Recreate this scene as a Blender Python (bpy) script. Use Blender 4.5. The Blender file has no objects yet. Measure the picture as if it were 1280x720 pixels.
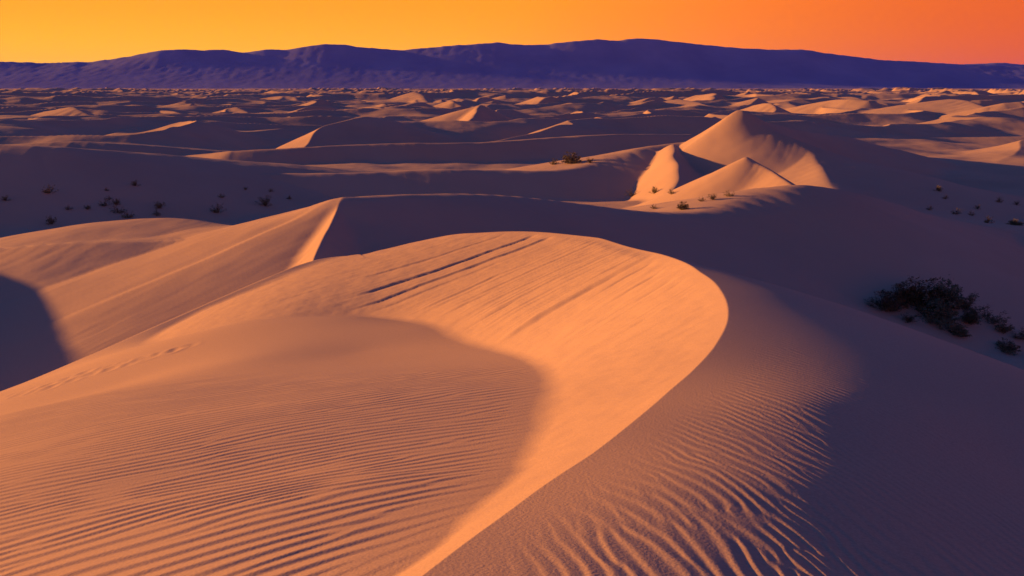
import bpy, math, random, mathutils
import numpy as np

SEED = 7
rng = np.random.default_rng(SEED)
random.seed(SEED)
scene = bpy.context.scene
COL = scene.collection

# ------------------------------------------------------------------ camera
F = 1372.0                                   # focal length in pixels of the 1280 wide photo
CAMZ = 15.0
TH = math.atan(247.0 / F)                    # camera pitch below the horizon
cam_d = bpy.data.cameras.new('camera')
cam_d.sensor_width = 36.0
cam_d.lens = 36.0 * F / 1280.0
cam_d.clip_start = 0.05
cam_d.clip_end = 80000
cam = bpy.data.objects.new('camera', cam_d)
cam.location = (0, 0, CAMZ)
cam.rotation_euler = (math.pi / 2 - TH, 0, 0)
COL.objects.link(cam)
scene.camera = cam


def slope_of(px, py):
    u = (px - 640.0) / F
    v = (360.0 - py) / F
    yy = math.cos(TH) + v * math.sin(TH)
    zz = -math.sin(TH) + v * math.cos(TH)
    return u / yy, zz / yy


def at(px, py, Y):
    """world point seen at a pixel, Y metres ahead"""
    a, b = slope_of(px, py)
    return (a * Y, Y, CAMZ + b * Y)


def atz(px, py, z):
    a, b = slope_of(px, py)
    Y = (z - CAMZ) / b
    return (a * Y, Y, z)


# ------------------------------------------------------------------ noise
_perm = np.arange(512) % 256
_p = np.random.default_rng(11).permutation(256)
_perm = np.concatenate([_p, _p]).astype(np.int64)
_grad = np.random.default_rng(12).uniform(0, 2 * np.pi, 256)
_gx, _gy = np.cos(_grad), np.sin(_grad)


def noise(x, y):
    x = np.asarray(x, float); y = np.asarray(y, float)
    xi = np.floor(x).astype(np.int64); yi = np.floor(y).astype(np.int64)
    xf = x - xi; yf = y - yi
    u = xf * xf * xf * (xf * (xf * 6 - 15) + 10)
    v = yf * yf * yf * (yf * (yf * 6 - 15) + 10)
    xi &= 255; yi &= 255

    def g(ix, iy, dx, dy):
        h = _perm[_perm[ix & 255] + (iy & 255)]
        return _gx[h] * dx + _gy[h] * dy
    a = g(xi, yi, xf, yf); b = g(xi + 1, yi, xf - 1, yf)
    c = g(xi, yi + 1, xf, yf - 1); d = g(xi + 1, yi + 1, xf - 1, yf - 1)
    return 1.5 * ((a + u * (b - a)) * (1 - v) + (c + u * (d - c)) * v)


def fbm(x, y, o=4, g=0.5):
    s = 0; a = 1.0
    for i in range(o):
        s = s + a * noise(x * 2 ** i + 17.3 * i, y * 2 ** i - 9.1 * i)
        a *= g
    return s


def sstep(a, b, x):
    t = np.clip((x - a) / (b - a), 0, 1)
    return t * t * (3 - 2 * t)


def smax(a, b, k):
    h = np.clip(0.5 + 0.5 * (a - b) / k, 0, 1)
    return b + (a - b) * h + k * h * (1 - h)


def smin(a, b, k):
    return -smax(-a, -b, k)


# ------------------------------------------------------------------ curves
def spline(pts, n):
    """Catmull-Rom through pts, n samples per span"""
    p = np.array(pts, float)
    q = np.vstack([2 * p[0] - p[1], p, 2 * p[-1] - p[-2]])
    out = []
    for i in range(1, len(q) - 2):
        for j in range(n):
            t = j / n
            a, b, c, d = q[i - 1], q[i], q[i + 1], q[i + 2]
            out.append(0.5 * (2 * b + (c - a) * t + (2 * a - 5 * b + 4 * c - d) * t * t + (-a + 3 * b - 3 * c + d) * t ** 3))
    out.append(p[-1])
    return np.array(out)


def polydist(X, Y, c):
    """nearest point on polyline c (m,>=2): distance, side (+1 left of travel), interpolated columns, arc length"""
    best = np.full(X.shape, 1e18); side = np.zeros(X.shape); val = [np.zeros(X.shape) for _ in range(c.shape[1] - 2)]
    arc = np.zeros(X.shape); L = 0.0
    for i in range(len(c) - 1):
        ax, ay = c[i, 0], c[i, 1]; bx, by = c[i + 1, 0] - ax, c[i + 1, 1] - ay
        l2 = bx * bx + by * by; l = math.sqrt(l2)
        dx, dy = X - ax, Y - ay
        t = np.clip((dx * bx + dy * by) / l2, 0, 1)
        ex, ey = dx - t * bx, dy - t * by
        d2 = ex * ex + ey * ey
        m = d2 < best
        if not m.any():
            L += l; continue
        best[m] = d2[m]
        d = np.sqrt(np.maximum(d2[m], 1e-12))
        side[m] = (bx * ey[m] - by * ex[m]) / (l * d)
        for k in range(len(val)):
            val[k][m] = c[i, 2 + k] + t[m] * (c[i + 1, 2 + k] - c[i, 2 + k])
        arc[m] = L + t[m] * l
        L += l
    return np.sqrt(best), side, val, arc


class TPS:
    def __init__(s, pts, smooth=0.0):
        p = np.array(pts, float); s.x = p[:, :2]; n = len(p)
        d = np.hypot(s.x[:, None, 0] - s.x[None, :, 0], s.x[:, None, 1] - s.x[None, :, 1])
        K = s.k(d) + smooth * np.eye(n)
        P = np.hstack([np.ones((n, 1)), s.x])
        A = np.zeros((n + 3, n + 3)); A[:n, :n] = K; A[:n, n:] = P; A[n:, :n] = P.T
        s.w = np.linalg.solve(A, np.concatenate([p[:, 2], np.zeros(3)]))

    @staticmethod
    def k(d):
        return d * d * np.log(np.maximum(d, 1e-9))

    def __call__(s, X, Y):
        n = len(s.x)
        r = s.w[n] + s.w[n + 1] * X + s.w[n + 2] * Y
        for i in range(n):
            r = r + s.w[i] * s.k(np.hypot(X - s.x[i, 0], Y - s.x[i, 1]))
        return r


T = lambda deg: math.tan(math.radians(deg))


def ridge_h(X, Y, pts, left, right, rl=0.0, rr=0.0, n=8):
    """height of a dune ridge: pts (x,y,z) crest, slope angles (deg, scalar or per point) on its left and right side,
    rl / rr round the crest on that side over so many metres; the upper envelope over all its segments"""
    p = np.array(pts, float)
    lf = np.broadcast_to(np.array(left, float), (len(p),)); rt = np.broadcast_to(np.array(right, float), (len(p),))
    c = spline(np.column_stack([p, np.tan(np.radians(lf)), np.tan(np.radians(rt))]), n)
    H = np.full(X.shape, -1e9)
    for i in range(len(c) - 1):
        ax, ay = c[i, 0], c[i, 1]; bx, by = c[i + 1, 0] - ax, c[i + 1, 1] - ay
        l2 = bx * bx + by * by; l = math.sqrt(l2)
        dx, dy = X - ax, Y - ay
        t = np.clip((dx * bx + dy * by) / l2, 0, 1)
        ex, ey = dx - t * bx, dy - t * by
        d2 = ex * ex + ey * ey
        d = np.sqrt(np.maximum(d2, 1e-12))
        w = 0.5 + 0.5 * np.clip((bx * ey - by * ex) / (l * d), -1, 1)
        w = w * w * (3 - 2 * w)
        z = c[i, 2] + t * (c[i + 1, 2] - c[i, 2])
        L_ = c[i, 3] + t * (c[i + 1, 3] - c[i, 3]); R_ = c[i, 4] + t * (c[i + 1, 4] - c[i, 4])
        r = rl * w + rr * (1 - w)
        np.maximum(H, z - (L_ * w + R_ * (1 - w)) * (np.sqrt(d2 + r * r) - r), out=H)
    return H


# ------------------------------------------------------------------ foreground dune
CREST = [(-3.2, -14, 12.2), (-2.2, -4, 12.9), (-1.5, 1.0, 13.05), (-0.95, 3.4, 12.85),
         at(530, 720, 5.2), at(640, 640, 6.5), at(740, 570, 8.0), at(820, 505, 10.0), at(862, 468, 11.6), at(895, 430, 13.5),
         at(910, 395, 15.6), at(902, 365, 18.0), at(875, 341, 21.0), at(825, 317, 26.0), at(750, 297, 33.0),
         at(680, 290, 37.5), at(600, 291, 41.0), at(520, 302, 44.5), at(430, 319, 45.5), at(300, 361, 40.0),
         at(200, 405, 37.0), at(100, 449, 34.5), at(0, 489, 32.0), at(-130, 540, 27.5), (-22, 20, 4.4), (-28, 12, 2.8), (-36, 6, 1.2), (-44, -4, 0.5), (-48, -30, 0.0)]
FLANK = [c for c in CREST] + [(-5, 50, 4.8), (-9, 49, 4.6), (-14, 44, 3.6), (-18, 39, 2.8), (-22, 34, 2.2), (-29, 26, 1.2), (-36, 16, 0.2), (-20, 50, 1.0), (-30, 40, 0.0), (-45, 20, -1.0),
    
    at(1000, 370, 18.9), at(1100, 405, 17.5), at(1200, 440, 16.1), at(1280, 469, 15.2), at(920, 343, 21.5),
    (9.5, 26, 8.6), (11.5, 22, 8.5), (13, 17, 8.6), (6.5, 33, 8.6), (13, 12, 9.2), (4, 42, 8.0), (14, 30, 5.8), (19, 20, 5.8),
    (20, 8, 7.2), (10, 40, 5.4), (0, 55, 3.2), (15, 46, 3), (28, 28, 3), (32, 10, 3.5), (28, -12, 5), (20, 62, 1), (42, 40, 1), (-10, 62, 2), (18, -6, 8.6), (9, 4, 11.2), (8, -8, 11.6),
    atz(1000, 500, 12.15), atz(1150, 520, 11.89), atz(1280, 600, 11.52), atz(1280, 720, 12.0), atz(1000, 720, 12.51),
    atz(750, 720, 12.64), atz(850, 600, 12.49), atz(1000, 600, 12.41), atz(1150, 640, 12.21)]
LOBE = [at(300, 361, 40.0), at(200, 405, 37.0), at(100, 449, 34.5), at(0, 489, 32.0), at(-130, 540, 27.5), (-22, 20, 4.4), (-28, 12, 2.8), at(430, 319, 45.5), at(480, 720, 5.7), at(560, 650, 7.15), at(640, 570, 10.3), at(662, 500, 14.6), at(612, 442, 23.0), at(530, 410, 28.0),
        at(450, 396, 31.5), at(300, 402, 33.0), at(0, 520, 18.8), at(0, 600, 10.9), at(0, 720, 7.0), at(300, 600, 9.8),
        at(300, 500, 16.4), at(300, 450, 25.0), at(450, 500, 15.1), at(450, 600, 8.9), at(450, 440, 25.5), at(150, 480, 25.8),
        at(500, 680, 6.5), at(250, 720, 6.15), at(150, 440, 32.5), (-1.9, 2, 12.2), (-4, -2, 11.6), (-3, -8, 11.6), at(-200, 620, 12.5), (-14, 6, 8.4)]
tps_flank = TPS(FLANK, 1.0)
for _t, _dz in (((440, 358, 38.0), 0.45), ((540, 375, 33.0), 0.6), ((340, 376, 37.0), 0.4), ((250, 405, 36.0), 0.3)):     # hollow behind the mound's edge
    _q = at(*_t)
    LOBE.append((_q[0], _q[1], _q[2] - _dz))
tps_lobe = TPS(LOBE, 0.6)
_toe = [(480, 720, 5.7), (560, 650, 7.15), (640, 570, 10.3), (660, 520, 13.0), (662, 500, 14.6), (640, 462, 20.0), (612, 442, 23.0), (530, 410, 28.0), (450, 396, 31.5), (360, 392, 32.5)]
_top = [CREST[4], CREST[5], CREST[7], CREST[8], CREST[9], CREST[11], CREST[13], CREST[14], CREST[15], CREST[16]]
SLIP = list(CREST[1:19])
for _i, (_t, _c) in enumerate(zip(_toe, _top)):
    _q = at(*_t)
    _q = (_q[0], _q[1], _q[2] - (0.05, 0.05, 0.05, 0.08, 0.1, 0.1, 0.12, 0.12, 0.1, 0.1)[_i])
    SLIP.append(_q)
    SLIP.append(tuple(_q[i] + 0.9 * (_q[i] - _c[i]) for i in range(3)))
tps_slip = TPS(SLIP, 0.02)
_cp = spline(np.array(CREST), 10)
_sl = np.interp(np.linspace(0, 1, len(_cp)),
                np.linspace(0, 1, len(CREST)),
                [32] * 13 + [31, 30, 30, 30, 30, 30, 30, 30, 13, 12, 12, 12, 12, 12, 12, 12][:len(CREST) - 13])
_bk = np.interp(np.linspace(0, 1, len(_cp)), np.linspace(0, 1, len(CREST)), [14] * 13 + [16, 18, 20, 22, 24] + [26] * (len(CREST) - 18))
_cl = np.column_stack([_cp, _sl, _bk, np.zeros(len(_cp))])


def forks(x, y, ox, bias=0.12):
    """phase with dislocations (where ripples fork) and the amplitude that dies at each of them"""
    a = noise(x + ox, y) + bias; b = noise(x - ox - 40, y + 23.7)
    return np.arctan2(b, a), np.clip(np.hypot(a, b) / 0.22, 0, 1)


def ripple(ph, sharp=0.55):
    return np.sin(ph + sharp * np.sin(ph))


_fp = []
for _i, (_px, _py) in enumerate(zip(np.linspace(22, 236, 30), np.interp(np.linspace(22, 236, 30), [20, 60, 110, 160, 200, 236], [494, 484, 467, 454, 443, 433]))):
    _a, _b = slope_of(_px, _py + (1.2 if _i % 2 else -1.2))
    _Y = np.linspace(8, 45, 1500)
    _k = int(np.argmax(tps_lobe(_a * _Y, _Y) > CAMZ + _b * _Y))
    _fp.append((_a * _Y[_k] + 0.12 * math.sin(_i * 5.1), _Y[_k] + 0.2 * math.sin(_i * 3.3)))


def footprints(X, Y):
    f = np.zeros(X.shape)
    for i, (px, py) in enumerate(_fp):
        m = (np.abs(X - px) < 1.0) & (np.abs(Y - py) < 1.0)
        if m.any():
            d2 = ((X[m] - px) / 0.17) ** 2 + ((Y[m] - py) / 0.24) ** 2
            f[m] += (0.004 + 0.011 * ((i * 37) % 11) / 11) * np.exp(-d2) - 0.005 * np.exp(-(np.sqrt(d2) - 1.7) ** 2 / 0.25)
    return f


def fore(X, Y):
    """the large dune the camera stands on"""
    d, side, (zc, sl, bk, res), arc = polydist(X, Y, _cl)
    s = d * side                               # + on the slip-face side (left of travel)
    zf = tps_flank(X, Y)
    # arc coordinate of crest points (for the avalanche tracks)
    A = tps_slip(X, Y)
    A = A - 0.02 * np.maximum(0, -6.5 - X) ** 2               # beyond the bowl only the lobe's shoulder remains
    lob = tps_lobe(X, Y) - footprints(X, Y)
    # ---- avalanche tracks: coordinate across the fall line (the face falls towards -x)
    q = Y - 0.6 * X
    qq = q + 0.10 * noise(X * 0.5, Y * 0.5) + 0.03 * noise(X * 2.5, Y * 2.5)
    panel = sstep(24.05, 24.40, qq) * (1 - sstep(29.0, 36.5, qq))
    sp = np.clip(s, 0, 6)
    # a slab of sand that slid less far: it stands proud of the face beside it, its edge is a small scarp
    tr = panel * (0.03 + 0.012 * sp)
    rill = fbm(qq * 2.6, X * 0.10 + 3, 4, 0.7)
    tr = tr + rill * (0.006 + 0.011 * panel)
    # separate small avalanche tracks: a step down on the near side, healed over w metres; (place, width, depth, from, to)
    for q0, w, dp, s0, s1 in ((36.9, 0.9, 0.10, 0.2, 7), (35.5, 0.7, 0.09, 0.2, 8), (34.5, 0.5, 0.05, 2.5, 8), (32.3, 0.4, 0.04, 3.0, 7), (30.2, 0.4, 0.05, 3.5, 7), (27.4, 0.3, 0.05, 3.2, 6),
                             (23.2, 0.5, 0.06, 0.1, 2.0), (21.4, 0.4, 0.05, 0.3, 1.8), (19.7, 0.35, 0.05, 0.3, 1.6), (18.9, 0.3, 0.03, 0.1, 1.0), (17.4, 0.4, 0.03, 1.0, 3.0), (39.3, 0.6, 0.05, 0.3, 6)):
        t = qq - q0
        tr = tr - 0.6 * dp * np.where(t < 0.14, np.exp(-np.maximum(-t, 0) / (0.65 * w)) * (1 - sstep(-0.04, 0.14, t)), 0) * sstep(s0, s0 + 0.4, s) * (1 - sstep(s1 - 0.8, s1, s))
    slip = A + tr * sstep(0.02, 0.5, s) * sstep(14.0, 17.0, Y) * sstep(0.0, 0.55, A - lob) * sstep(-9.5, -3.5, X)
    slip = slip + 0.012 * fbm(X * 1.2, Y * 1.2, 3) * sstep(0.0, 0.4, s)
    # ---- ripples on the lobe
    wx = X + 0.16 * noise(X * 0.5, Y * 0.5 + 7); wy = Y + 0.35 * noise(X * 0.35 + 4, Y * 0.35)
    a = math.radians(40)
    al = wx * math.cos(a) + wy * math.sin(a); ac = -wx * math.sin(a) + wy * math.cos(a)
    fk, fa = forks(al * 0.42, ac * 0.8, 13.1)
    fk2, fa2 = forks(al * 0.9, ac * 1.6, 3.7, 0.3)
    ph = ac * 2 * math.pi / 0.22 + fk + fk2 + 1.6 * noise(al * 0.33, ac * 0.7) + 0.7 * noise(al * 1.3 + 9, ac * 1.8)
    amp = fa * fa2 * (0.0044 + 0.0026 * (1 - sstep(7, 12, Y))) * (0.9 + 0.2 * noise(al * 0.3 + 2, ac * 0.9))
    toe_d = slip - lob                          # >0: slip face stands above the lobe
    fade = sstep(0.05, -0.30, toe_d) * (1 - sstep(17.0, 25.0, Y + 0.25 * X + 1.2 * noise(X * 0.2, Y * 0.2)))
    lob = lob + ripple(ph) * amp * fade
    lob = np.where(arc < arc_near, np.minimum(lob, zc - 0.02 - 0.22 * np.minimum(s, 0.7)), lob)
    inner = smax(slip, lob, np.clip(0.012 + 0.007 * (Y - 5), 0.012, 0.08))
    inner = inner + res * np.exp(-np.maximum(s, 0) / 1.2)
    # ---- windward flank with ripples
    fx = X + 0.05 * noise(X * 1.1 + 5, Y * 0.6) + 0.012 * noise(X * 4, Y * 2)
    yy = np.clip(Y - 5.5, 0, 7.5)
    fc = fx + 0.14 * Y + 0.03 * yy * yy + 0.45 * np.maximum(Y - 13, 0)
    gk, ga = forks(X * 1.9, Y * 0.85, 7.9)
    gk2, ga2 = forks(X * 3.6, Y * 1.7, 21.3, 0.3)
    ph2 = gk + gk2 + fc * 2 * math.pi / 0.118 + 1.7 * noise(X * 1.3, Y * 0.4 + 3) + 0.7 * noise(X * 4.5, Y * 1.4)
    famp = ga * ga2 * (0.0019 + 0.0009 * (1 - sstep(6, 9, Y))) * (0.9 + 0.5 * noise(X * 0.9 + 8, Y * 0.5)) * sstep(0.15, 0.9, -s) * (1 - sstep(13, 19, Y)) * (1 - sstep(3.6, 5.5, X) * 0.75)
    out = zf + ripple(ph2, 0.4) * np.maximum(famp, 0)
    res = np.where(s >= 0, inner, out)
    cap = 13.8 - 0.32 * np.maximum(0, np.abs(X + 1) - 9) - 0.3 * np.maximum(0, -Y - 6) - 0.35 * np.maximum(0, Y - 45)
    return np.minimum(res, cap), s


_L = np.concatenate([[0], np.cumsum(np.hypot(np.diff(_cp[:, 0]), np.diff(_cp[:, 1])))])
arc_far = _L[15 * 10]
arc_near = _L[13 * 10]
# on the flank side the crest takes the height of the flank surface, so both sides meet exactly
_k = np.arange(len(_cp)) >= 0
_cl[_k, 2] = tps_flank(_cp[_k, 0], _cp[_k, 1])
_sc = tps_slip(_cp[:, 0], _cp[:, 1]) - 0.02 * np.maximum(0, -6.5 - _cp[:, 0]) ** 2
_cl[:, 5] = _cl[:, 2] - np.maximum(_sc, np.minimum(tps_lobe(_cp[:, 0], _cp[:, 1]), _cl[:, 2] + np.where(np.arange(len(_cp)) < 130, -0.02, 9)))

# ------------------------------------------------------------------ mid-ground dunes
P = at(430, 249, 55)
MID = []   # (points, left deg, right deg, round left, round right)


def ridge(pts, left, right, rl=0.3, rr=0.3):
    MID.append((pts, left, right, rl, rr))


# dune behind the foreground one: left arm (travel from P to the left: its right side is the far, windward one)
ridge([P, at(400, 258, 56), at(330, 281, 55.4), at(270, 295, 55.2), at(200, 302, 55.3), at(100, 304, 55.6), at(0, 312, 56.2), at(-160, 330, 57.5), at(-330, 345, 60)],
      [15, 14, 14, 14, 14.5, 15, 16, 17, 18], [24, 16, 12, 9, 8, 8, 9, 10, 10], 0.2, 1.0)
ridge([at(335, 280, 60), at(280, 281, 62), at(230, 274, 64), at(180, 273, 65), at(125, 281, 66), at(50, 303, 67), at(-30, 328, 68)], 10, 26, 4.0, 2.0)
# spur from P towards the viewer: right side of travel faces the sun
ridge([P, at(418, 272, 51.5), at(404, 300, 48.0), at(390, 340, 44.5), at(372, 390, 41)], [33, 32, 31, 30, 30], [36] * 5, 0.15, 0.0)
# ridge from P to the dome on the right
DOME = at(995, 232, 79)
ridge([P, at(470, 246, 56.5), at(560, 242, 60), at(640, 246, 63), at(720, 256, 65.5), at(800, 265, 68), at(870, 264, 71.5), at(935, 245, 75.5), DOME,
       at(1045, 238, 85), at(1110, 257, 92), at(1190, 276, 100), at(1300, 292, 108), at(1450, 310, 116)],
      [30, 24, 17, 12, 10, 9, 9, 10, 12, 14, 15, 14, 12, 10], [33, 28, 25, 24, 23, 22, 22, 22, 22, 21, 20, 18, 17, 16], 1.5, 2.0)
# second ridge: from far left, through the fin, up to the peak Q
Q = at(925, 139, 160)
ridge([at(-200, 165, 132), at(-60, 178, 130), at(70, 184, 130), at(160, 201, 133), at(250, 212, 136), at(340, 217, 140), at(450, 216, 143), at(560, 212, 146),
       at(690, 213, 150), at(745, 203, 156), at(795, 187, 163), at(850, 178, 170), at(890, 171, 166), Q],
      [7, 7, 6, 5, 5, 5, 5, 5, 6, 8, 10, 14, 22, 30], [17, 17, 18, 19, 20, 20, 20, 20, 18, 16, 15, 17, 26, 34], 1.0, 1.2)
ridge([Q, at(950, 151, 168), at(1000, 163, 180), at(1060, 172, 192), at(1120, 188, 205)], [34, 26, 18, 14, 10], [34, 30, 24, 18, 14], 0.4, 1.0)
# fin running from the second ridge towards the viewer
ridge([at(842, 180, 162), at(846, 200, 146), at(849, 218, 136), at(842, 240, 128), at(825, 262, 121)], [30, 31, 31, 30, 28], [38, 38, 36, 32, 26], 0.2, 0.8)
# Q's front ridge, bounding its lit face on the right, then sinking into the flat
ridge([Q, at(948, 156, 157), at(985, 174, 153), at(1014, 191, 148), at(1026, 208, 140), at(1040, 230, 128), at(1056, 250, 115)],
      [32, 24, 16, 12, 11, 10.5, 10.5], [33, 24, 20, 18, 17, 17, 17], 0.2, 0.8)
# pyramid R
R_ = at(932, 197, 112)
ridge([R_, at(962, 213, 108), at(992, 230, 102), at(1030, 255, 96)], [30, 30, 28, 24], [27, 27, 25, 22], 0.1, 0.2)
ridge([R_, at(900, 213, 120), at(860, 236, 124), at(815, 262, 128)], [27, 25, 20, 14], [30, 30, 28, 24], 0.2, 0.2)
# longer low ridges farther back
ridge([at(-80, 184, 215), at(0, 181, 212), at(90, 177, 212), at(170, 181, 214), at(250, 187, 216), at(340, 192, 218)], 5, 18, 1.0, 1.0)
ridge([at(150, 166, 290), at(230, 172, 280), at(300, 166, 285), at(350, 161, 300)], 5, 16, 1, 1)
PY = at(602, 132, 330)
ridge([PY, at(585, 150, 300), at(568, 163, 280), at(490, 172, 268), at(400, 180, 258), at(290, 188, 250)], [28, 26, 20, 16, 14, 14], [31, 30, 16, 6, 5, 5], 0.4, 0.6)
ridge([PY, at(640, 150, 345), at(700, 163, 355)], [14, 10, 8], [24, 22, 14], 0.6, 0.6)
ridge([at(290, 189, 200), at(400, 183, 203), at(500, 179, 206), at(600, 178, 208), at(680, 173, 213), at(760, 168, 218), at(860, 168, 224)], 5, 26, 1.0, 1.0)
ridge([at(760, 166, 300), at(790, 151, 310), at(840, 156, 320), at(900, 160, 330)], [10, 16, 9, 7], [14, 20, 16, 12], 0.6, 0.6)
ridge([at(1000, 178, 260), at(1090, 170, 275), at(1180, 172, 280), at(1300, 170, 280)], 6, 13, 1.0, 1.0)
# dunes of the middle distance: crest from the top down to the right foot, dark on the right, a gentle lit slope on the left
for pts, dk, lt in (
        ([(60, 139, 425), (92, 134, 415), (118, 147, 395), (136, 157, 372)], 26, 16),
        ([(185, 138, 560), (215, 139, 520), (245, 148, 475), (260, 156, 440)], 26, 15),
        ([(297, 134, 560), (312, 144, 530), (322, 150, 500)], 28, 15),
        ([(517, 115, 850), (530, 122, 820), (538, 131, 780)], 28, 20),
        ([(440, 138, 540), (468, 133, 520), (490, 143, 490), (500, 152, 455)], 26, 16),
        ([(700, 131, 660), (718, 129, 640), (727, 142, 560)], 28, 14),
        ([(676, 131, 780), (690, 130, 760), (700, 137, 700)], 28, 13),
        ([(872, 120, 860), (893, 117, 820), (888, 134, 690)], 30, 24),
        ([(765, 127, 800), (778, 132, 750), (786, 138, 700)], 28, 14),
        ([(850, 124, 680), (880, 130, 640), (902, 141, 570)], 26, 10),
        ([(975, 129, 700), (985, 128, 680), (1000, 137, 610)], 28, 14),
        ([(1130, 133, 520), (1185, 124, 500), (1225, 131, 470), (1262, 148, 415)], 22, 9),
        ([(1040, 124, 860), (1062, 121, 840), (1090, 129, 790)], 25, 9),
        ([(1150, 158, 350), (1165, 156, 345), (1174, 165, 330)], 24, 14),
        ([(1245, 126, 760), (1275, 124, 740), (1300, 131, 690)], 24, 9)):
    ridge([at(*p) for p in pts], dk, lt, 0.4, 1.0)
# unseen dunes added just outside the left of the view to throw shadows into it
ridge([(-60, 68, 5.8), (-48, 63, 8.2), (-41, 58, 8.6), (-36, 51, 8.3), (-32.5, 44, 7.5), (-30.5, 37, 6.2)], 31, 20, 1.0, 0.3)
ridge([(-150, 215, 10), (-130, 190, 15), (-115, 170, 14.5), (-104, 150, 13), (-98, 120, 11)], 28, 14, 1.0, 0.5)
ridge([(-200, 300, 10), (-185, 270, 18), (-170, 240, 15)], 28, 14, 1.0, 0.5)

# ------------------------------------------------------------------ far dune field
FAR = []
_r = np.random.default_rng(5)
for i in range(260):
    Y0 = math.exp(_r.uniform(math.log(420), math.log(4200)))
    X0 = _r.uniform(-0.62, 0.62) * Y0
    if Y0 < 600 and abs(X0 / Y0) < 0.5 and _r.random() < 0.6:
        continue
    g = min(1.0, 0.55 + Y0 / 3000)
    hgt = _r.uniform(5, 14) * g * (1.15 if X0 > 0 else 0.9)
    ln = hgt * _r.uniform(4, 9)
    an = math.radians(_r.normal(65, 32))
    ux, uy = math.cos(an), math.sin(an)
    nx, ny = -uy, ux
    bend = _r.uniform(-0.35, 0.35) * ln
    pts = []
    pk = _r.uniform(0.3, 0.7)
    for t in np.linspace(0, 1, 5):
        e = max(0, 1 - abs(t - pk) / (pk if t < pk else 1 - pk))
        b = bend * (1 - (2 * t - 1) ** 2)
        pts.append((X0 + ux * (t - .5) * ln + nx * b, Y0 + uy * (t - .5) * ln + ny * b, 1.5 + hgt * (0.25 + 0.75 * e)))
    FAR.append((pts, _r.uniform(10, 24), _r.uniform(22, 30), 0.8, 0.4, hgt))


def height(X, Y, fine=True):
    X = np.asarray(X, float); Y = np.asarray(Y, float)
    sh = X.shape
    X = X.ravel(); Y = Y.ravel()
    R = np.hypot(X, Y)
    # floor between the dunes
    H = 1.6 + 1.2 * noise(X / 60 + 3, Y / 60) + 0.5 * fbm(X / 18, Y / 18, 2)
    swell = sstep(250, 700, R)
    # transverse dunes: short steep faces towards the left, long gentle ones falling to the right
    th = math.radians(-33) + 0.5 * noise(X / 420 + 9, Y / 420)
    for lam, hh, o in ((108.0, 12.0 * (0.12 * sstep(200, 260, R) + 0.88 * sstep(480, 1000, R)), 0.0), (47.0, (6.0 - 4.6 * sstep(450, 900, R)) * sstep(205, 245, R), 31.7)):
        cc = (X * math.cos(-0.58) + Y * math.sin(-0.58)) / lam + 0.75 * noise(X / (lam * 1.9) + o, Y / (lam * 1.9)) + 0.3 * noise(X / (lam * 0.7), Y / (lam * 0.7) + o)
        fr = cc - np.floor(cc)
        saw = np.where(fr < 0.3, fr / 0.3, 1 - (fr - 0.3) / 0.7)
        saw = np.where(saw < 0.25, 2 * saw * saw + 0.125 * 0, saw - 0.125)
        md = np.clip(0.85 + 0.7 * noise(X / (lam * 2.7) + o, Y / (lam * 2.7) - o), 0.12, 1.4)
        H = H + hh * saw * md * (1 + 0.5 * sstep(1200, 3500, R)) * (1 - sstep(7200, 8000, R))
    H = H + sstep(7000, 9000, Y) * 30                       # the fan that rises to the mountains
    H = H - 1.0 * np.exp(-((X - 57) ** 2 / 90 + (Y - 121) ** 2 / 260))
    H = H - 0.5 * np.exp(-((X - 22) ** 2 + (Y - 58) ** 2) / 400)
    # far dunes (bounding boxes keep this cheap)
    for pts, l, r, rl, rr, hg in FAR:
        p = np.array(pts); rad = (p[:, 2].max() + 3) / T(min(l, r)) + 4
        m = (X > p[:, 0].min() - rad) & (X < p[:, 0].max() + rad) & (Y > p[:, 1].min() - rad) & (Y < p[:, 1].max() + rad)
        if m.any():
            wob = 2.0 * noise(X[m] / 22, Y[m] / 22)
            h = ridge_h(X[m] + wob, Y[m] + wob, pts, l, r, rl, rr, 2)
            H[m] = smax(H[m], h, 1.0)
    for pts, l, r, rl, rr in MID:
        p = np.array(pts); rad = (p[:, 2].max() + 3) / T(max(4, min(np.min(l), np.min(r)))) + 6
        rad = min(rad, 120)
        m = (X > p[:, 0].min() - rad) & (X < p[:, 0].max() + rad) & (Y > p[:, 1].min() - rad) & (Y < p[:, 1].max() + rad)
        if m.any():
            D = p[:, 1].mean()
            sc = 0.004 * D
            xm, ym = X[m], Y[m]
            wx = sc * noise(xm / (12 * sc + 3), ym / (12 * sc + 3)); wy = sc * noise(xm / (12 * sc + 3) + 50, ym / (12 * sc + 3))
            q = max(0.0, D - 190) * 0.0045
            h = ridge_h(xm + wx, ym + wy, pts, l, r, max(rl, q), max(rr, q), 4)
            H[m] = smax(H[m], h, 0.12 + 0.002 * D)
    m = R < 70
    if m.any():
        hf, s = fore(X[m], Y[m])
        H[m] = smax(H[m], hf, 0.25) if not fine else np.where(hf - H[m] > 0.3, hf, smax(H[m], hf, 0.3))
    # faint sand streaks down the faces of the dune on the left
    m = (X > -45) & (X < -6) & (Y > 40) & (Y < 62)
    if m.any():
        xm, ym = X[m], Y[m]
        H[m] = H[m] + 0.006 * fbm((xm - 0.75 * ym) * 1.3, (ym + 0.7 * xm) * 0.12, 4, 0.65)
    # soft unevenness everywhere
    H = H + 0.05 * fbm(X / 5.0, Y / 5.0, 3) * sstep(30, 60, R)
    return H.reshape(sh)


# ------------------------------------------------------------------ ground sheet
def geo(a, b, st):
    n = max(1, int(math.log(b / a) / st))
    return np.exp(np.linspace(math.log(a), math.log(b), n, endpoint=False))


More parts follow.
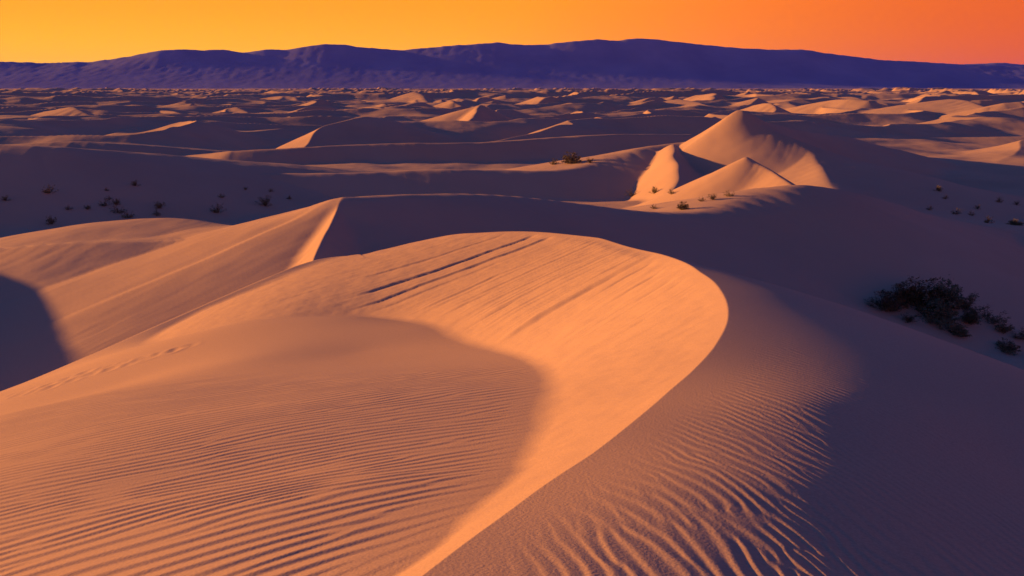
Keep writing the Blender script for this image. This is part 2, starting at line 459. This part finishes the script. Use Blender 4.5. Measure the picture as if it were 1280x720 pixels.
QL = 1.0
rows = np.concatenate([geo(0.25, 4.2, 0.05), geo(4.2, 18, 0.0021 / QL), geo(18, 46, 0.0020 / QL), geo(46, 80, 0.0036 / QL), geo(80, 190, 0.0036 / QL), geo(190, 1000, 0.0023 / QL),
                       geo(1000, 5000, 0.006 / QL), geo(5000, 8200, 0.01), geo(8200, 26000, 0.04), [26000]])
half = math.radians(27.5)
nf = int(1040 * QL)
mid_a = np.linspace(-half, half, nf)
# coarser outside the view, round to the back
ext = [half]; st = mid_a[1] - mid_a[0]
while ext[-1] < math.pi:
    st = min(st * 1.09, math.radians(3)); ext.append(ext[-1] + st)
ext = np.array(ext[1:]); ext = half + (ext - half) * (math.pi - half) / (ext[-1] - half)
ang = np.concatenate([-ext[::-1][1:], mid_a, ext])          # the closing column at +pi joins the first by modulo
A_, R_g = np.meshgrid(ang, rows)
GX, GY = R_g * np.sin(A_), R_g * np.cos(A_)
GZ = height(GX, GY)


def grid_mesh(name, X, Y, Z, wrap):
    nr, nc = X.shape
    me = bpy.data.meshes.new(name)
    co = np.stack([X, Y, Z], -1).reshape(-1, 3).astype(np.float32)
    idx = np.arange(nr * nc).reshape(nr, nc)
    if wrap:
        nxt = np.roll(idx, -1, 1)
        a, b, c, d = idx[:-1], nxt[:-1], nxt[1:], idx[1:]
    else:
        a, b, c, d = idx[:-1, :-1], idx[:-1, 1:], idx[1:, 1:], idx[1:, :-1]
    q = np.stack([a, d, c, b], -1).reshape(-1, 4).astype(np.int32)
    me.vertices.add(len(co)); me.vertices.foreach_set('co', co.ravel())
    me.loops.add(q.size); me.loops.foreach_set('vertex_index', q.ravel())
    me.polygons.add(len(q)); me.polygons.foreach_set('loop_start', np.arange(0, q.size, 4, dtype=np.int32))
    me.polygons.foreach_set('use_smooth', np.ones(len(q), bool))
    me.update(calc_edges=True)
    if me.polygons[0].normal.z < 0:
        me.flip_normals()
    o = bpy.data.objects.new(name, me)
    COL.objects.link(o)
    return o


# ------------------------------------------------------------------ materials
def new_mat(name):
    m = bpy.data.materials.new(name); m.use_nodes = True
    return m, m.node_tree.nodes, m.node_tree.links, m.node_tree.nodes['Principled BSDF']


def sand_material():
    m, N, L, b = new_mat('sand')
    b.inputs['Roughness'].default_value = 0.95
    b.inputs['Specular IOR Level'].default_value = 0.08
    tc = N.new('ShaderNodeTexCoord')
    n1 = N.new('ShaderNodeTexNoise'); n1.inputs['Scale'].default_value = 0.07; n1.inputs['Detail'].default_value = 5
    n2 = N.new('ShaderNodeTexNoise'); n2.inputs['Scale'].default_value = 45; n2.inputs['Detail'].default_value = 3
    for n in (n1, n2):
        L.new(tc.outputs['Object'], n.inputs['Vector'])
    r1 = N.new('ShaderNodeValToRGB')
    r1.color_ramp.elements[0].position = 0.3; r1.color_ramp.elements[0].color = (0.50, 0.315, 0.205, 1)
    r1.color_ramp.elements[1].position = 0.72; r1.color_ramp.elements[1].color = (0.56, 0.36, 0.235, 1)
    L.new(n1.outputs['Fac'], r1.inputs['Fac'])
    r2 = N.new('ShaderNodeMapRange'); r2.inputs['From Min'].default_value = 0.3; r2.inputs['From Max'].default_value = 0.7
    r2.inputs['To Min'].default_value = 0.9; r2.inputs['To Max'].default_value = 1.08
    L.new(n2.outputs['Fac'], r2.inputs['Value'])
    mx = N.new('ShaderNodeVectorMath'); mx.operation = 'SCALE'
    L.new(r1.outputs['Color'], mx.inputs[0]); L.new(r2.outputs['Result'], mx.inputs['Scale'])
    L.new(mx.outputs[0], b.inputs['Base Color'])
    bp = N.new('ShaderNodeBump'); bp.inputs['Strength'].default_value = 0.35; bp.inputs['Distance'].default_value = 0.01
    L.new(n2.outputs['Fac'], bp.inputs['Height']); L.new(bp.outputs[0], b.inputs['Normal'])
    return m


SAND = sand_material()
ground = grid_mesh('sand_dunes', GX, GY, GZ, True)
ground.data.materials.append(SAND)
ground['kind'] = 'structure'
del GX, GY, GZ, A_, R_g


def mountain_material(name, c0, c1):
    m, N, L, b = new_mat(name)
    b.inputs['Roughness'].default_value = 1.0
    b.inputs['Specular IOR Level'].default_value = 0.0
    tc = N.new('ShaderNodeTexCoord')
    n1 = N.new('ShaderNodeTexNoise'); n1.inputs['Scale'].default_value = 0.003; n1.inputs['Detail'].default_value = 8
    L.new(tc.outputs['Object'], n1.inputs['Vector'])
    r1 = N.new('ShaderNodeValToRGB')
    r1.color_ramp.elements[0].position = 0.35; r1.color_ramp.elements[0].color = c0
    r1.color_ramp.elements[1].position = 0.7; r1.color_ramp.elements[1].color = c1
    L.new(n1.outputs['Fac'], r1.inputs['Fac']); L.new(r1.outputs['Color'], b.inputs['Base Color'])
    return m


def mountains(name, prof, Yc, depth, mat, seed, rough, nx=700, ny=110):
    """a range: skyline given by prof (pixel pairs), crest at Yc, falling towards the viewer over depth metres and to the back"""
    xs = np.array([at(px, py, Yc)[0] for px, py in prof]); zs = np.array([at(px, py, Yc)[2] for px, py in prof])
    X, V = np.meshgrid(np.linspace(xs[0], xs[-1], nx), np.linspace(-1, 0.6, ny))
    Y = Yc + V * depth
    xw = X + 0.12 * depth * noise(X / (0.5 * depth) + seed, V * 1.2)
    zr = np.interp(X, xs, zs)
    zsm = sum(np.interp(X + o, xs, zs) for o in np.linspace(-1500, 1500, 13)) / 13
    wc = np.exp(-(V / 0.22) ** 2)
    zt = zr * wc + zsm * (1 - wc)
    prof_ = np.where(V < 0, (1 + V) ** 1.7, 1 - 0.9 * (V / 0.6) ** 1.2)
    rid = 1 - np.abs(fbm(xw / 520 + seed, Y / 1300, 5, 0.55)) * 1.3
    rid2 = fbm(X / 170 + seed, Y / 300, 4, 0.55)
    k = 4 * np.maximum(prof_, 0.0) * (1 - prof_) + 0.10
    Z = zt * prof_ * (1 + 0.008 * (rid - 0.75) * k) + rough * (0.3 * rid2 + 0.45 * fbm(X / 55 + seed, Y / 90, 3, 0.6)) * (0.2 + 0.8 * prof_) + 8
    o = grid_mesh(name, X, Y, Z - 25 * (V <= -0.99), False)
    o.data.materials.append(mat); o['kind'] = 'structure'
    return o


SKY = [(-500, 92), (-300, 84), (-150, 82), (0, 78), (30, 79), (60, 80), (95, 78), (110, 79), (140, 75), (170, 70), (200, 64), (230, 63), (255, 64), (280, 63), (305, 67), (330, 63), (360, 63),
       (390, 58), (410, 56), (430, 57), (460, 61), (500, 64), (540, 60), (580, 57), (620, 54), (650, 57), (680, 57), (710, 53), (745, 50), (770, 52), (795, 49), (820, 50),
       (850, 54), (880, 57), (920, 61), (960, 63), (1005, 63), (1030, 67), (1070, 72), (1100, 76), (1140, 78), (1190, 81), (1240, 83), (1290, 85), (1400, 90), (1600, 96), (1900, 104)]
M1 = mountain_material('mountain_rock_hazed', (0.22, 0.205, 0.39, 1), (0.29, 0.27, 0.46, 1))  # blue of distant haze painted into the rock's base colour
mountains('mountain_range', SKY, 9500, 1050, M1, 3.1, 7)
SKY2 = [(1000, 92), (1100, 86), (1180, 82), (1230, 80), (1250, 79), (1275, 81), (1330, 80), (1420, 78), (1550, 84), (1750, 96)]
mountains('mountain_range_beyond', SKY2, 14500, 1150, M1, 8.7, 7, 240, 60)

# ------------------------------------------------------------------ shrubs
def plant_mat(name, c0, c1, scale):
    m, N, L, b = new_mat(name)
    b.inputs['Roughness'].default_value = 0.8
    b.inputs['Specular IOR Level'].default_value = 0.15
    tc = N.new('ShaderNodeTexCoord'); n = N.new('ShaderNodeTexNoise'); n.inputs['Scale'].default_value = scale
    L.new(tc.outputs['Object'], n.inputs['Vector'])
    r = N.new('ShaderNodeValToRGB')
    r.color_ramp.elements[0].position = 0.35; r.color_ramp.elements[0].color = c0
    r.color_ramp.elements[1].position = 0.65; r.color_ramp.elements[1].color = c1
    L.new(n.outputs['Fac'], r.inputs['Fac']); L.new(r.outputs['Color'], b.inputs['Base Color'])
    return m


LEAF = plant_mat('shrub_leaves', (0.12, 0.10, 0.05, 1), (0.22, 0.17, 0.09, 1), 6)
TWIG = plant_mat('shrub_twigs', (0.10, 0.07, 0.045, 1), (0.17, 0.12, 0.08, 1), 8)


def tube(V, Fc, p0, p1, r0, r1, n=5):
    d = (p1 - p0).normalized(); a = d.orthogonal().normalized(); b = d.cross(a)
    i0 = len(V)
    for p, r in ((p0, r0), (p1, r1)):
        for k in range(n):
            t = 2 * math.pi * k / n
            V.append(p + a * (r * math.cos(t)) + b * (r * math.sin(t)))
    for k in range(n):
        Fc.append((i0 + k, i0 + (k + 1) % n, i0 + n + (k + 1) % n, i0 + n + k))


def shrub_meshes(seed, stems, leaves, flat):
    """unit shrub: about 1 m across; returns (branch mesh, foliage mesh)"""
    r = random.Random(seed)
    Vec = mathutils.Vector
    V, Fc, LV, LF = [], [], [], []
    tips = []
    for i in range(stems):
        az = r.uniform(0, 2 * math.pi); el = math.radians(r.uniform(18, 82)); ln = r.uniform(0.36, 0.56) * (1 + 0.25 * math.sin(az * 2 + seed))
        d = Vec((math.cos(az) * math.cos(el), math.sin(az) * math.cos(el), math.sin(el) * flat))
        p = Vec((r.uniform(-.05, .05), r.uniform(-.05, .05), -0.06))
        rad = 0.012
        for j in range(4):
            q = p + (d + Vec((r.uniform(-.3, .3), r.uniform(-.3, .3), r.uniform(-.1, .3)))).normalized() * ln / 4
            tube(V, Fc, p, q, rad, rad * 0.68)
            if j >= 1:
                for s in range(2):
                    e = q + Vec((r.gauss(0, 1), r.gauss(0, 1), abs(r.gauss(0, .8)))).normalized() * ln * 0.25
                    tube(V, Fc, q, e, rad * 0.5, rad * 0.25, 4)
                    tips.append((q, e))
            p = q; rad *= 0.68
        tips.append((p, p + d * 0.08))
    for i in range(leaves):
        a, b = r.choice(tips)
        c = a.lerp(b, r.uniform(0.1, 1.1)) + Vec((r.gauss(0, .022), r.gauss(0, .022), r.gauss(0, .022)))
        if c.z < 0.0: c.z = r.uniform(0.0, 0.08)
        u = Vec((r.gauss(0, 1), r.gauss(0, 1), r.gauss(0, 1))).normalized(); w = u.orthogonal().normalized()
        l = r.uniform(0.016, 0.034); k = len(LV)
        LV += [c - u * l, c + w * l * 0.4, c + u * l, c - w * l * 0.4]
        LF.append((k, k + 1, k + 2, k + 3))
    out = []
    for nm, v, f in (('branches', V, Fc), ('foliage', LV, LF)):
        me = bpy.data.meshes.new(nm); me.from_pydata([tuple(x) for x in v], [], f); me.update(); out.append(me)
    out[0].materials.append(TWIG); out[1].materials.append(LEAF)
    return out


def make_shrub(seed, stems, leaves, flat):
    t = bpy.data.objects.new('shrub', None); COL.objects.link(t); t.empty_display_size = 0.3
    for nm, me in zip(('branches', 'foliage'), shrub_meshes(seed, stems, leaves, flat)):
        o = bpy.data.objects.new(nm, me); COL.objects.link(o); o.parent = t
    return t


PROTO = [make_shrub(1, 34, 3600, 1.0), make_shrub(2, 30, 3200, 0.8), make_shrub(3, 22, 1500, 0.9), make_shrub(4, 18, 1300, 0.7), make_shrub(5, 16, 1100, 1.0)]
_used = set()


def copy_shrub(k):
    src = PROTO[k]
    if k not in _used:
        _used.add(k); return src
    t = src.copy(); COL.objects.link(t)
    for ch in src.children:
        c = ch.copy(); COL.objects.link(c); c.parent = t
    return t


FL = 'shrubs on the shadowed flat at the left'
LIT = 'shrubs on the sunlit slope below the peaks'
RT = 'shrubs on the shadowed flat at the right'
CL = 'shrubs of the thicket in the hollow behind the foreground dune'
DK = 'shrubs above the long rim-lit ridge at mid distance'
SHRUBS = [  # pixel of the foot, width in pixels, prototype, label, group
    (7, 252, 13, 2, 'dark shrub at the extreme left edge of the photo on the shadowed flat', FL),
    (62, 242, 18, 3, 'wide low dark shrub nearest the left edge in the upper row on the shadowed flat', FL),
    (64, 281, 17, 2, 'dark shrub just above the left shoulder of the rim-lit dune, leftmost of the lower ones', FL),
    (86, 264, 11, 4, 'small dark shrub left of the tight cluster on the left flat', FL),
    (110, 263, 11, 2, 'small dark shrub immediately left of the tight cluster on the left flat', FL),
    (131, 259, 14, 3, 'dark shrub at the left side of the tight cluster on the left flat', FL),
    (136, 251, 10, 4, 'topmost small dark shrub of the tight cluster on the left flat', FL),
    (146, 258, 14, 2, 'dark shrub at the right side of the tight cluster on the left flat', FL),
    (148, 267, 16, 3, 'lowest and widest dark shrub of the tight cluster on the left flat', FL),
    (133, 239, 8, 4, 'tiny dark shrub above the tight cluster on the left flat', FL),
    (169, 233, 13, 2, 'dark shrub farthest back and alone on the left flat', FL),
    (161, 273, 17, 3, 'wide dark shrub touching the bright dune rim below the tight cluster', FL),
    (196, 271, 13, 4, 'dark shrub half hidden by the bright dune rim at its highest rise', FL),
    (199, 262, 17, 2, 'dark rounded shrub alone just above the crown of the bright dune rim', FL),
    (272, 266, 18, 3, 'dark wide shrub above the dip of the bright dune rim', FL),
    (332, 258, 22, 2, 'largest dark shrub of the left flat, left of the sharp lit dune point', FL),
    (277, 248, 10, 4, 'small dark shrub above the one over the dip of the dune rim', FL),
    (339, 241, 8, 3, 'tiny dark shrub above the largest shrub of the left flat', FL),
    (362, 250, 9, 4, 'small dark shrub nearest the sharp lit dune point on the left flat', FL),
    (307, 238, 7, 2, 'tiniest dark speck of a shrub midway across the left flat', FL),
    (714, 204, 27, 1, 'widest dark shrub of three above the long rim-lit ridge, left of the lit sand fin', DK),
    (691, 206, 14, 3, 'small dark shrub left of the widest of three above the long rim-lit ridge', DK),
    (737, 204, 14, 2, 'small dark shrub right of the widest of three above the long rim-lit ridge', DK),
    (790, 246, 15, 3, 'brown shrub at the left foot of the lit sand fin', LIT),
    (818, 242, 14, 2, 'brown shrub in the middle of the lit sand fin, above the others', LIT),
    (839, 243, 11, 4, 'small brown shrub at the shadow edge of the lit sand fin', LIT),
    (817, 261, 10, 4, 'small brown shrub low on the lit sand fin near the dark ridge', LIT),
    (854, 262, 18, 1, 'largest brown shrub, at the left foot of the lit sand pyramid', LIT),
    (877, 252, 10, 4, 'small brown shrub on the lit pyramid, left one of its three', LIT),
    (891, 250, 14, 2, 'brown shrub on the lit pyramid, middle one of its three', LIT),
    (912, 246, 15, 3, 'brown shrub on the lit pyramid, right one of its three', LIT),
    (1173, 239, 14, 2, 'tall dark shrub, farthest left of the upper ones on the right flat', RT),
    (1182, 249, 9, 4, 'small dark shrub just below the tall one on the right flat', RT),
    (1162, 263, 9, 4, 'leftmost small dark shrub on the right flat', RT),
    (1194, 268, 13, 3, 'dark shrub in the lower row of the right flat, between two smaller ones', RT),
    (1214, 270, 9, 4, 'small dark shrub in the lower row of the right flat, right of the bigger one', RT),
    (1222, 262, 10, 2, 'dark shrub in the middle of the right flat', RT),
    (1250, 253, 12, 3, 'dark shrub in the upper right of the right flat', RT),
    (1271, 257, 10, 2, 'dark shrub at the right edge of the photo on the right flat', RT),
    (1236, 279, 15, 3, 'greenish shrub partly behind the dark dune shoulder on the right flat', RT),
    (1268, 281, 30, 1, 'wide low greenish shrub behind the dark dune shoulder near the right edge', RT),
    (1112, 388, 62, 1, 'wide dark bush at the left end of the thicket', CL),
    (1146, 382, 78, 0, 'tall dark bush at the back of the thicket, left of its middle', CL),
    (1182, 386, 80, 0, 'tall dark bush forming the top of the thicket on the right', CL),
    (1168, 402, 66, 1, 'low brownish bush in front of the middle of the thicket', CL),
    (1212, 404, 46, 0, 'compact very dark bush at the right end of the thicket', CL),
    (1136, 402, 34, 2, 'small olive bush in front of the left part of the thicket', CL),
    (1200, 420, 32, 1, 'small bush low in front of the thicket just above the dune shoulder', CL),
    (1098, 384, 26, 3, 'low olive bush at the outermost left of the thicket, lying flat on the dune side', CL),
    (1128, 376, 44, 2, 'brownish bush at the back of the thicket near its left end', CL),
    (1208, 386, 48, 2, 'brownish bush at the back of the thicket near its right end', CL),
    (1184, 414, 52, 3, 'low wide brownish bush in front of the right half of the thicket', CL),
    (1236, 404, 44, 3, 'low bush between the right end of the thicket and the lone small bush', CL),
    (1254, 416, 34, 2, 'small bush alone to the right of the thicket', CL),
    (1276, 424, 40, 3, 'small bush cut by the right edge of the photo beside the thicket', CL),
    (1258, 440, 38, 1, 'low bush at the right just above the foreground dune shoulder', CL),
]
_t = np.exp(np.linspace(math.log(40), math.log(420), 700))
_S = [slope_of(b[0], b[1]) for b in SHRUBS]
_RX = np.array([a * _t for a, b in _S]); _RY = np.array([_t for a, b in _S]); _RZ = np.array([CAMZ + b * _t for a, b in _S])
_H = height(_RX, _RY)
for i, (px, py, w, k, lab, grp) in enumerate(SHRUBS):
    hit = np.argmax(_H[i] >= _RZ[i])
    x, y, z = _RX[i][hit], _RY[i][hit], _H[i][hit]
    s = copy_shrub(k)
    wid = w * y / F * 1.05
    s.location = (x, y, z - 0.02 * wid)
    rr = random.Random(i * 7 + 3)
    s.rotation_euler = (0, 0, rr.uniform(0, 6.28))
    s.scale = (wid, wid * rr.uniform(0.85, 1.1), wid * rr.uniform(0.8, 1.05) * (0.72 if grp == CL else 0.4 if w == 30 else 1))
    s['label'] = lab; s['category'] = 'shrub'; s['group'] = grp

# ------------------------------------------------------------------ sun, sky, air
SUN_EL = math.radians(8.2)
SUN_FWD = math.radians(17)               # sun stands to the left, this far ahead of square left
sd = (-math.cos(SUN_FWD) * math.cos(SUN_EL), math.sin(SUN_FWD) * math.cos(SUN_EL), math.sin(SUN_EL))
sl = bpy.data.lights.new('sun', 'SUN'); sl.energy = 5.0; sl.angle = math.radians(0.9); sl.color = (1.0, 0.45, 0.105)
so = bpy.data.objects.new('sun', sl)
so.rotation_euler = mathutils.Vector(sd).to_track_quat('Z', 'Y').to_euler()
so.location = (-40, 10, 60)
COL.objects.link(so)

W = bpy.data.worlds.new('World'); scene.world = W; W.use_nodes = True
N = W.node_tree.nodes; L = W.node_tree.links
bg = N['Background']; bg.inputs['Strength'].default_value = 0.1
sky = N.new('ShaderNodeTexSky'); sky.sky_type = 'NISHITA'; sky.sun_disc = False
sky.sun_elevation = SUN_EL
sky.sun_rotation = math.atan2(sd[0], sd[1])
sky.air_density = 1.0; sky.dust_density = 0.3; sky.ozone_density = 3.0
tc = N.new('ShaderNodeTexCoord')
sx = N.new('ShaderNodeSeparateXYZ'); L.new(tc.outputs['Generated'], sx.inputs[0])


def ramp(src, els):
    r = N.new('ShaderNodeValToRGB')
    while len(r.color_ramp.elements) < len(els):
        r.color_ramp.elements.new(0.5)
    for e, (p, c) in zip(r.color_ramp.elements, els):
        e.position = p; e.color = c
    L.new(src, r.inputs[0]); return r.outputs[0]


def mixc(f, a, b, mode='MIX'):
    m = N.new('ShaderNodeMix'); m.data_type = 'RGBA'; m.blend_type = mode
    if hasattr(f, 'links'): L.new(f, m.inputs[0])
    else: m.inputs[0].default_value = f
    for s, i in ((a, 6), (b, 7)):
        if hasattr(s, 'links'): L.new(s, m.inputs[i])
        else: m.inputs[i].default_value = s
    return m.outputs[2]


def mr(src, a, b, c=0, d=1):
    m = N.new('ShaderNodeMapRange'); m.interpolation_type = 'SMOOTHSTEP'
    for i, v in zip((1, 2, 3, 4), (a, b, c, d)): m.inputs[i].default_value = v
    L.new(src, m.inputs[0]); return m.outputs[0]


S = 10.0   # the sunset colours below are display-like radiances; background strength is 0.1
low = ramp(mr(sx.outputs['X'], -0.5, 0.5), [(0.0, (1.0, 0.45, 0.000, 1)), (0.42, (1.0, 0.38, 0.000, 1)), (0.62, (1.0, 0.27, 0.000, 1)), (1.0, (0.66, 0.092, 0.002, 1))])
high = ramp(mr(sx.outputs['X'], -0.5, 0.5), [(0.0, (0.95, 0.32, 0.006, 1)), (0.5, (1.0, 0.28, 0.002, 1)), (0.7, (0.90, 0.21, 0.006, 1)), (1.0, (0.66, 0.098, 0.003, 1))])
band = mixc(mr(sx.outputs['Z'], 0.02, 0.085), low, high)
scale = N.new('ShaderNodeVectorMath'); scale.operation = 'SCALE'; scale.inputs['Scale'].default_value = S * 0.68
L.new(band, scale.inputs[0])
tint = mixc(1.0, sky.outputs[0], (0.215, 0.31, 0.70, 1), 'MULTIPLY')
fin = mixc(mr(sx.outputs['Z'], 0.09, 0.24), scale.outputs[0], tint)
L.new(fin, bg.inputs['Color'])

# the air: one even box of haze
def haze(density, color, absorb):
    me = bpy.data.meshes.new('haze')
    x, y0, y1, z0, z1 = 27500, -27500, 27500, -12, 470
    v = [(-x, y0, z0), (x, y0, z0), (x, y1, z0), (-x, y1, z0), (-x, y0, z1), (x, y0, z1), (x, y1, z1), (-x, y1, z1)]
    f = [(0, 3, 2, 1), (4, 5, 6, 7), (0, 1, 5, 4), (1, 2, 6, 5), (2, 3, 7, 6), (3, 0, 4, 7)]
    me.from_pydata(v, [], f)
    o = bpy.data.objects.new('haze', me); COL.objects.link(o); o['kind'] = 'stuff'
    m = bpy.data.materials.new('air'); m.use_nodes = True
    nt = m.node_tree
    nt.nodes.remove(nt.nodes['Principled BSDF'])
    pv = nt.nodes.new('ShaderNodeVolumePrincipled')
    pv.inputs['Density Attribute'].default_value = ''
    pv.inputs['Color Attribute'].default_value = ''
    pv.inputs['Temperature Attribute'].default_value = ''
    pv.inputs['Color'].default_value = color
    pv.inputs['Absorption Color'].default_value = absorb
    pv.inputs['Density'].default_value = density
    pv.inputs['Anisotropy'].default_value = 0.0
    nt.links.new(pv.outputs[0], nt.nodes['Material Output'].inputs['Volume'])
    me.materials.append(m)
    return o


haze(2.6e-5, (0.06, 0.09, 1.0, 1), (0.3, 0.3, 0.3, 1))

scene.view_settings.view_transform = 'Standard'
scene.view_settings.look = 'None'
scene.view_settings.exposure = 0.95
scene.view_settings.gamma = 1
scene.render.engine = 'CYCLES'
scene.cycles.use_denoising = True
scene.cycles.max_bounces = 5
scene.cycles.volume_bounces = 0
